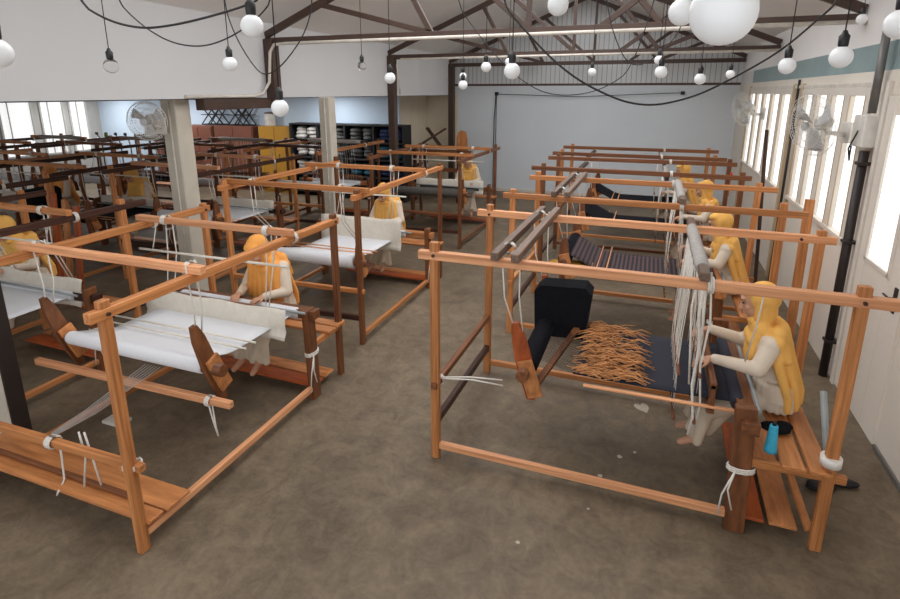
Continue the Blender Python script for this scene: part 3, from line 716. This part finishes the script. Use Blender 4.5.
for q in range(6): m_.tube([(.06, .78+.01*q, .66), (.3, .7+.016*q, .7+.004*q), (.72, .5+.03*q, .9)], .0035, 4)
m_.build('yarn_bundle', M['grey_cloth'], M1)
OFF = Vector((1.48, -3.66, 0))
for pts, r_ in (([(.44, 3.86, 1.8), (.42, 3.87, 1.5), (.45, 3.88, 1.25), (.43, 3.87, .95), (.46, 3.86, .7), (.44, 3.86, .55)], .01), ([(.47, 3.9, 1.8), (.5, 3.9, 1.45), (.47, 3.89, 1.1), (.5, 3.88, .8), (.48, 3.88, .6)], .008), ([(.42, 4.02, 1.8), (.38, 4.0, 1.5), (.4, 3.98, 1.2), (.42, 3.97, .9)], .008), ([(.45, 3.95, 1.8), (.46, 3.93, 1.4), (.44, 3.92, 1.0), (.45, 3.92, .75)], .009)):
    MB().tube([Vector(p)+OFF for p in pts], r_, 6).build('hanging_string', M['rope'], R1)
MB().tube([Vector(p)+OFF for p in [(.77, 3.72, 1.79), (.765, 3.8, 1.5), (.74, 3.86, 1.2)]], .005, 6).build('hanging_string', M['rope'], R1)
for pts in ([(-1.5, 3.70, .72), (-1.2, 3.72, .77), (-.95, 3.78, .76)], [(-1.5, 3.72, .7), (-1.2, 3.75, .73), (-.95, 3.8, .7)]): MB().tube([Vector(p)+OFF for p in pts], .006, 6).build('rope', M['rope'], R1)
m_ = MB(); rope_ring(m_, (0, .09, .68), 'y', .04, .045, 3); m_.build('rope', M['rope'], R1)
m_ = MB(); m_.ell((0, 0, .03), (.018, .018, .03)); m_.tube([(0, 0, -.3), (0, 0, 0)], .004); m_.ell((0, .01, -.02), (.016, .016, .025)); m_.xform(Matrix.Translation((2.75, .02, 1.8)))
m_.build('thread_tassel', M['red_thread'], R3)
m_ = MB(); m_.ell((2.5, .02, 1.88), (.04, .045, .07)); m_.build('thread_knot', M['green'], Q3)
# leaning poles by the windows
for (p, q, w, mt, lb) in (((1.72, 9.05, 0), (1.62, 9.3, 2.45), .05, 'dark', 'tall dark pole leaning by the third loom of the window row'), ((1.84, 7.3, 0), (1.86, 7.45, 1.75), .1, 'orange', 'honey-coloured board leaning under the louvre window')):
    o = MB().beam(p, q, w, w*.5).build('wooden_board', M[mt]); tag(o, lb, 'board')
o = MB().sheet(lambda a, b_: (.62+.02*math.sin(b_*8), 11.2+.2*b_, 1.75-.35*a), 6, 6, .01).build('scarf', M['hijab']); tag(o, 'mustard cloth hung over a rail of the farthest window row loom', 'cloth')
for i, (dx, lean, mt, lb) in enumerate(((-.06, -.06, 'red', 'red-brown board leaning in the side hall, leftmost of three together'), (.13, .0, 'orange', 'honey board leaning in the side hall, middle of three together'), (.32, .04, 'red', 'red-brown board leaning in the side hall, rightmost of three together'))):
    o = MB().beam((-7.75+dx, 4.9, 0), (-7.75+dx+lean*.5, 5.05, 1.62-.08*i), .1, .04).build('wooden_board', M[mt]); tag(o, lb, 'board')
# floor marks
hp = [(0, -.07), (.06, -.01), (.07, .035), (.045, .065), (.012, .055), (0, .03), (-.012, .055), (-.045, .065), (-.07, .035), (-.06, -.01)]
o = MB().prism([(x, y*1.2) for x, y in hp], 'Z', 0, .002).build('heart_mark', M['paint']); o.location = (.15, 5.03, 0); o.rotation_euler = (0, 0, .5); tag(o, 'pale heart-shaped paint mark on the floor under the navy loom', 'paint mark')
R = random.Random(3); k = 0
for (x, y, s_) in ((-.62, 3.02, .016), (-.15, 3.9, .02), (-.02, 4.2, .022), (.1, 4.3, .015), (-.2, 3.5, .012), (1.25, 3.2, .014)):
    o = MB().prism([(s_*math.cos(a)*R.uniform(.6, 1.2), s_*math.sin(a)*R.uniform(.6, 1.2)) for a in [2*PI*i/9 for i in range(9)]], 'Z', 0, .0015).build('paint_speck', M['paint'])
    o.location = (x, y, 0); tag(o, 'tiny pale paint speck on the concrete floor', 'paint speck', 'paint specks on the floor')
# white base of a stand under the near white loom
o = thing('stand', 'white pole stand with flat base under the footboard loom', 'stand', (-4.47, 3.08, 0))
B((-.11, -.07, 0), (.11, .07, .03)).build('base', M['fan_white'], o)
MB().tube([(0, 0, .03), (0, 0, .5), (.01, .02, .62), (.08, .03, .68)], .014, 10).build('pole', M['fan_white'], o)

# ------------------------------------------------------------------ fans
def fan(label, loc, rz, tilt, r=.25, arm=.2):
    t = thing('wall_fan', label, 'fan', loc, rz)
    E = Euler((0, tilt, 0)).to_matrix().to_4x4()
    cg = MB()
    for x, rr in ((-.09, r*.45), (-.085, r*.7), (-.05, r*.95), (0, r), (.05, r*.9), (.08, r*.55)):
        cg.tube([(x, rr*math.cos(2*PI*i/28), rr*math.sin(2*PI*i/28)) for i in range(29)], .0035, 4)
    for i in range(40):
        a = 2*PI*i/40; c_, s_ = math.cos(a), math.sin(a)
        cg.tube([(-.095, .04*c_, .04*s_), (-.085, r*.7*c_, r*.7*s_), (0, r*c_, r*s_), (.07, r*.6*c_, r*.6*s_), (.085, .07*c_, .07*s_)], .0022, 3)
    cg.xform(E).build('cage', M['fan_white'], t)
    for i in range(3):
        def bl(a, b_, i=i):
            th = 2*PI*i/3+(.2+.9*b_)*(1-.25*a); rr = .04+(r*.86-.04)*a
            return E @ Vector((.02-.05*(b_-.5), rr*math.cos(th), rr*math.sin(th)))
        MB().sheet(bl, 6, 6, .003).build('blade', M['fan_grey'], t)
    MB().lathe([(.03, -.1), (.045, -.095), (.045, -.06)], (0, 0, 0), 'X', 14).xform(E).build('hub_badge', M['fan_grey'], t)
    MB().lathe([(.04, .06), (.075, .07), (.075, .17), (.05, .2)], (0, 0, 0), 'X', 16).xform(E).build('motor', M['fan_white'], t)
    MB().tube([(.14, 0, 0), (.17, 0, -.08), (.17+arm, 0, -.1)], .025, 8).build('bracket', M['fan_white'], t)
    B((.17+arm, -.07, -.19), (.2+arm, .07, .03)).build('wall_plate', M['fan_white'], t)
    return t
fan('white wall fan on the right wall beside the dark pipe', (1.6, 6.78, 2.66), .4, -.2, .33, .2)
fan('farther white wall fan above the second louvre window', (1.6, 11.7, 2.68), .4, -.2, .32, .2)
fan('white wall fan mounted on the nearest cream column', (-6.06, 5.22, 2.64), math.radians(112), -.1, .25, .14)
o = thing('switch_box', 'white switch box on the right wall beside the fan', 'box', (1.92, 6.48, 2.47))
B((0, -.16, 0), (.12, .16, .31), .01).build('case', M['fan_white'], o)
MB().tube([(-.0, -.02, .16), (-.05, 0, -.02), (-.02, .02, -.14), (.0, .1, -.1), (0, .1, 0)], .008).build('cable', M['cord'], o)

# ------------------------------------------------------------------ side hall furniture
def cabinet(label, x0, x1, y0, h, mat, doors):
    t = thing('cabinet', label, 'cabinet', ((x0+x1)/2, y0, 0)); w = (x1-x0)/2
    B((-w, .03, 0), (w, .48, h), .01).build('body', mat, t)
    for i in range(doors):
        a = -w+.02+(2*w-.04)*i/doors; b_ = -w+.02+(2*w-.04)*(i+1)/doors
        d_ = B((a+.008, 0, .08), (b_-.008, .03, h-.04), .006).build('door', mat, t)
        B(((a+b_)/2+(.25 if i % 2 == 0 else -.25)*(b_-a), -.02, h*.52), ((a+b_)/2+(.28 if i % 2 == 0 else -.22)*(b_-a), 0, h*.6)).build('handle', M['steel_grey'], d_)
cabinet('brown locker leftmost, partly behind the fan', -15.45, -14.2, 13.45, 1.95, M['locker'], 2)
cabinet('brown locker just right of the nearest cream column', -14.1, -12.98, 13.45, 1.97, M['locker'], 2)
cabinet('brown locker beside the ochre cabinet', -12.9, -11.42, 13.45, 1.99, M['locker'], 2)
cabinet('ochre yellow two-door cabinet beside the dark shelves', -11.2, -10.02, 13.45, 2.0, M['yellow'], 2)
sx0, sx1, sy0, sy1 = -9.95, -6.3, 13.35, 13.85
t = thing('shelf_rack', 'dark shelving rack full of fabric bundles against the pale blue wall', 'shelf', ((sx0+sx1)/2, sy0, 0)); w = (sx1-sx0)/2
zs = [.12, .62, 1.12, 1.6, 2.08]
for z in zs: B((-w, 0, z), (w, .5, z+.04)).build('shelf', M['mdark'], t)
for i in range(5):
    x = -w+2*w*i/4; B((x-.025, .0, 0), (x+.025, .5, 2.12)).build('upright', M['mdark'], t)
B((-w, .47, 0), (w, .5, 2.12)).build('back_panel', M['mdark'], t)
R = random.Random(11); rows = ['bottom', 'second', 'third', 'top']
bn = ['first', 'second', 'third', 'fourth']; cols = {'white': 'bundle_white', 'grey': 'bundle_grey', 'navy': 'bundle_blue', 'teal': 'bundle_teal'}
for r_ in range(4):
    for c_ in range(4):
        for k in range(2):
            if c_ == 0: col = 'white' if r_ >= 1 else 'grey'
            elif c_ == 1: col = ('teal', 'grey', 'grey', 'white' if k == 0 else 'grey')[r_]
            elif c_ == 2: col = ('teal', 'teal', 'grey', 'grey')[r_]
            else: col = ('navy', 'navy', 'teal', 'navy')[r_]
            x = sx0+(sx1-sx0)*(c_+.28+.45*k)/4; z = zs[r_]+.04
            m_ = MB()
            for q in range(3):
                m_.ell((R.uniform(-.02, .02), R.uniform(-.03, .03), .1+.105*q), (.19+R.uniform(-.03, .01), .17, .085), (0, R.uniform(-.1, .1), R.uniform(-.2, .2)), 12, 7)
            o = m_.build('fabric_bundle', M[cols[col]]); o.location = (x, sy0+.23, z)
            tag(o, f'{col} folded fabric bundle on the {rows[r_]} shelf, {["left", "right"][k]} one in the {bn[c_]} bay', 'fabric bundle', 'fabric bundles in the dark shelving rack')
# crossed frames on the lockers
for i, (x, lb) in enumerate(((-13.0, 'black crossed reel frame on the lockers behind the column'), (-11.95, 'black crossed reel frame on the locker beside the ochre cabinet'))):
    m_ = MB(); w = .42
    for dy in (.08, .36):
        m_.beam((-w, dy, .02), (w*.4, dy, .62), .03, .03); m_.beam((w*.4, dy, .02), (-w, dy, .62), .03, .03); m_.beam((-w*.2, dy, .02), (w, dy, .62), .03, .03); m_.beam((w, dy, .02), (-w*.2, dy, .62), .03, .03)
        m_.beam((-w, dy, .32), (w, dy, .32), .025, .025); m_.beam((-w, dy, .02), (w, dy, .02), .03, .03)
    for x_ in (-w, 0, w): m_.beam((x_, .08, .02), (x_, .36, .02), .025, .025)
    o = m_.build('reel_frame', M['black']); o.location = (x, 13.47, 1.99); tag(o, lb, 'frame')
o = thing('drum', 'white cylindrical drum standing on top of the ochre cabinet', 'drum', (-10.9, 13.7, 2.0)); MB().lathe([(.15, 0), (.16, .02), (.16, .36), (.15, .38)], (0, 0, 0)).build('body', M['fan_white'], o); MB().lathe([(.165, .36), (.165, .4), (.05, .42)], (0, 0, 0)).build('lid', M['steel_grey'], o)
# slim black stands by the annex corner
for i in range(4):
    m_ = MB(); m_.tube([(0, 0, .02), (0, 0, 1.35), (-.06, 0, 1.55), (-.16, 0, 1.68)], .02, 8); m_.ell((-.17, 0, 1.7), .05); m_.lathe([(.16, 0), (.15, .03), (.03, .04)], (0, 0, 0))
    o = m_.build('pole_stand', M['black']); o.location = (-16.75+.42*i, 12.6, 0); tag(o, f'slim black stand with bent tip, {["leftmost", "second", "third", "rightmost"][i]} of four in the side hall corner', 'stand', 'slim black stands in the side hall corner')
m_ = MB()
for x in (-.6, 0, .6):
    for y_ in (0, .5): m_.beam((x, y_, 0), (x, y_, 1.75), .04, .04)
for z in (.3, .8, 1.3, 1.7):
    for y_ in (0, .5): m_.beam((-.6, y_, z), (.6, y_, z), .03, .03)
    for x in (-.6, .6): m_.beam((x, 0, z), (x, .5, z), .03, .03)
for q in range(12): m_.ell((-.5+.09*q, .25, .86+.1*(q % 3)), (.05, .2, .06))
o = m_.build('spool_rack', M['black']); o.location = (-14.4, 12.4, 0); tag(o, 'black open spool rack in front of the leftmost locker', 'rack')
# dismantled loom pieces by the beige wall
t = thing('dismantled_loom', 'dark red-brown dismantled loom frame before the beige wall', 'loom', (-6.2, 13.9, 0))
for x in (0, 1.3):
    for y_ in (0, .7): MB().beam((x, y_, 0), (x, y_, 1.45), .08, .08).build('post', M['dark'], t)
for z in (.4, .9, 1.4):
    MB().beam((-.2, 0, z), (1.7, 0, z), .06, .1).build('cross_bar', M['brown'], t); MB().beam((0, -.1, z+.08), (0, .9, z+.08), .06, .08).build('side_bar', M['dark'], t)
MB().beam((.05, .1, 1.52), (.75, .5, 2.0), .1, .05).build('crossed_board', M['dark'], t); MB().beam((.75, .15, 1.5), (.15, .55, 2.0), .1, .05).build('crossed_board', M['dark'], t); MB().beam((-.1, .3, 1.52), (1.8, .3, 1.52), .1, .04).build('top_board', M['brown'], t)
B((-.1, .02, 1.46), (1.2, .1, 1.5)).build('white_lath', M['white_cloth'], t)
m_ = MB(); m_.prism([(-.14, 0), (.14, 0), (.15, 1.75), (.1, 1.92), (0, 1.96), (-.1, 1.92), (-.15, 1.75)], 'Y', 0, .1)
o = m_.build('upright_board', M['orange']); o.location = (-4.95, 14.3, 0); tag(o, 'upright round-topped orange-brown board beside the dark roof post', 'board')
o = MB().sheet(lambda a, b_: (-3.75+.35*b_, 11.45+.03*math.sin(b_*7), .95-.3*a), 6, 8, .01).build('dark_bag', M['blackcloth']) if False else None

# ------------------------------------------------------------------ string lights
def roof_z(x): return 5.5-.3817*abs(x+1.87) if True else 0
bulbs = [((.085, .939, 3.115), 1, 'globe bulb nearest the camera, the largest in the photo'), ((.068, 2.26, 3.283), 1, 'globe bulb hanging just behind the largest globe'),
 ((-.445, 2.61, 3.382), 1, 'globe bulb at the upper edge left of the largest globe'), ((-1.656, 2.012, 3.276), 1, 'globe bulb beside the brown post top, hanging from a looped cord'),
 ((-2.721, 3.051, 3.184), 1, 'globe bulb on a straight cord before the white fascia'), ((-3.477, 2.768, 3.171), 0, 'unlit clear bulb in a black socket before the white fascia'),
 ((-2.105, 1.26, 3.128), 1, 'globe bulb cut by the left picture edge'), ((.776, 3.001, 3.153), 1, 'globe bulb before the teal strip, right of the pole'),
 ((.722, 3.815, 3.15), 1, 'globe bulb above the louvre window pier'), ((.76, 2.346, 3.224), 1, 'globe bulb cut by the right picture edge'),
 ((-1.958, 2.553, 2.913), 1, 'globe bulb hanging low before the cabinets under the brown bracket'), ((-2.157, 4.335, 3.117), 1, 'globe bulb before the tall brown roof post'),
 ((-2.924, 5.225, 3.266), 0, 'tiny unlit bulb on a thin cord before the fascia'), ((-1.907, 5.548, 3.072), 1, 'lower of two globe bulbs by the corner of the back wall'),
 ((-2.462, 7.162, 3.21), 1, 'upper small globe bulb by the corner of the back wall'), ((-1.526, 5.109, 3.23), 1, 'globe bulb third from the back wall corner, under the tie beams'),
 ((-.807, 3.241, 3.121), 1, 'mid-sized globe bulb before the corrugated gable'), ((-1.656, 6.494, 3.345), 1, 'small globe bulb half behind the mid-sized globe'),
 ((.011, 6.327, 3.327), 1, 'upper globe of the pair under the largest globe'), ((.031, 4.729, 3.153), 1, 'lower globe of the pair under the largest globe'),
 ((.355, 5.262, 3.109), 1, 'globe bulb low before the top of the back wall panel'), ((.785, 7.357-.3, 3.196), 1, 'small globe bulb near the right end of the back wall'),
 ((-.722, 6.809, 3.23), 1, 'faint small globe bulb mid-way along the corrugated gable'), ((1.785, 6.454, 3.672), 1, 'small round bulb under the tie beam at far right')]
for p, lit, lb in bulbs:
    t = thing('pendant_bulb', ('white ' if lit else '')+lb, 'light bulb', p, 0)
    t['group'] = 'string light bulbs'
    MB().ell((0, 0, 0), .0475, None, 20, 14).build('globe', M['bulb'] if lit else M['glass'], t)
    MB().lathe([(.016, .04), (.021, .05), (.023, .09), (.014, .1), (.008, .115)], (0, 0, 0), 'Z', 12).build('socket', M['black'], t)
    MB().tube([(0, 0, .11), (.004, 0, (roof_z(p[0])-p[2])*.5), (0, 0, roof_z(p[0])-p[2]+.02)], .0032, 5).build('cord', M['cord'], t)
cords = [
 ([(-3.3, 1.9, 4.93-.0), (-2.686, 1.985, 3.441), (-2.527, 2.016, 3.338), (-2.364, 2.065, 3.296), (-2.229, 2.118, 3.31), (-2.074, 2.186, 3.347), (-1.866, 2.281, 3.413), (-1.824, 2.306, 3.451), (-1.5, 2.5, 5.36)], .0055, 'thick black cord sagging before the white fascia'),
 ([(-3.2, 2.25, 4.98), (-2.779, 2.296, 3.497), (-2.694, 2.302, 3.403), (-2.586, 2.319, 3.319), (-2.469, 2.345, 3.257), (-2.35, 2.384, 3.236), (-2.251, 2.425, 3.251), (-2.129, 2.487, 3.314), (-2.026, 2.55, 3.408), (-1.969, 2.597, 3.503), (-1.8, 2.7, 5.46)], .004, 'thin black cord sagging lowest before the white fascia'),
 ([(-2.9, 2.95, 5.1), (-2.611, 2.933, 3.589), (-2.575, 2.909, 3.454), (-2.49, 2.896, 3.288), (-2.388, 2.896, 3.147), (-2.324, 2.906, 3.098), (-2.24, 2.951, 3.147), (-2.145, 3.024, 3.288), (-2.097, 3.075, 3.411), (-2.076, 3.129, 3.583), (-2, 3.2, 5.44)], .004, 'black cord looping beside the brown post top'),
 ([(-1.3, 3.3, 5.27), (-.932, 3.325, 3.555), (-.788, 3.333, 3.387), (-.574, 3.353, 3.168), (-.365, 3.391, 3.023), (-.076, 3.467, 2.908), (.199, 3.583, 2.96), (.413, 3.691, 3.069), (.678, 3.833, 3.231), (.859, 3.947, 3.404), (1.013, 4.044, 3.555), (1.3, 4.2, 4.28)], .006, 'long black cord sagging across the back wall'),
 ([(-1.9, 4.5, 5.45), (-1.663, 4.543, 3.772), (-1.459, 4.546, 3.504), (-1.284, 4.556, 3.301), (-1.07, 4.58, 3.097), (-.8, 4.6, 2.96), (-.4, 4.62, 3.0), (-.1, 4.65, 3.25), (.1, 4.7, 4.7)], .004, 'thin black cord under the roof beams beside the long cord'),
 ([(-.7, 5.55, 5.0), (-.512, 5.542, 3.857), (-.391, 5.482, 3.469), (-.237, 5.47, 3.217), (-.025, 5.568, 3.289), (.249, 5.767, 3.65), (.4, 5.9, 4.6)], .005, 'black cord looping before the corrugated gable')]
for pts, r_, lb in cords:
    cu = bpy.data.curves.new('c', 'CURVE'); cu.dimensions = '3D'; sp = cu.splines.new('NURBS'); sp.points.add(len(pts)-1)
    for q, p in zip(sp.points, pts): q.co = (*p, 1)
    sp.use_endpoint_u = True; sp.order_u = 3; cu.bevel_depth = r_; cu.bevel_resolution = 2; cu.resolution_u = 8
    tmp = bpy.data.objects.new('c', cu); C.objects.link(tmp)
    me = bpy.data.meshes.new_from_object(tmp.evaluated_get(bpy.context.evaluated_depsgraph_get())); bpy.data.objects.remove(tmp)
    me.materials.clear(); me.materials.append(M['cord']); o = link('hanging_light_string', me); tag(o, lb, 'cord', 'black light cords')

# ------------------------------------------------------------------ light and camera
w = bpy.data.worlds.new('sky'); S.world = w; w.use_nodes = True
bg = w.node_tree.nodes['Background']; bg.inputs['Color'].default_value = (.93, .96, 1, 1); bg.inputs['Strength'].default_value = 1.3
def lamp(name, loc, rot, sx, sy, e, col=(.96, .98, 1)):
    l = bpy.data.lights.new(name, 'AREA'); l.shape = 'RECTANGLE'; l.size = sx; l.size_y = sy; l.energy = e; l.color = col
    o = bpy.data.objects.new(name, l); C.objects.link(o); o.location = loc; o.rotation_euler = rot; return o
for x, y in ((-17.2, 12.6), (-14.2, 12.4), (-11.5, 11.5), (-8.6, 12.6)):     # unseen fill lamps added under the side hall ceiling to brighten it
    lamp('side_hall_fill_lamp', (x, y, 2.93), (0, 0, 0), .3, 1.3, 50)
cam = bpy.data.cameras.new('camera'); co = bpy.data.objects.new('camera', cam); C.objects.link(co)
cam.sensor_width = 36; cam.lens = 537/900*36; cam.shift_y = -(299.5-228)/900; cam.clip_start = .05
co.location = (0, 0, 3.0); co.rotation_euler = (math.radians(90-14.212), 0, math.radians(20.308))
S.camera = co
S.view_settings.view_transform = 'Standard'; S.view_settings.look = 'None'; S.view_settings.exposure = 0; S.view_settings.gamma = 1
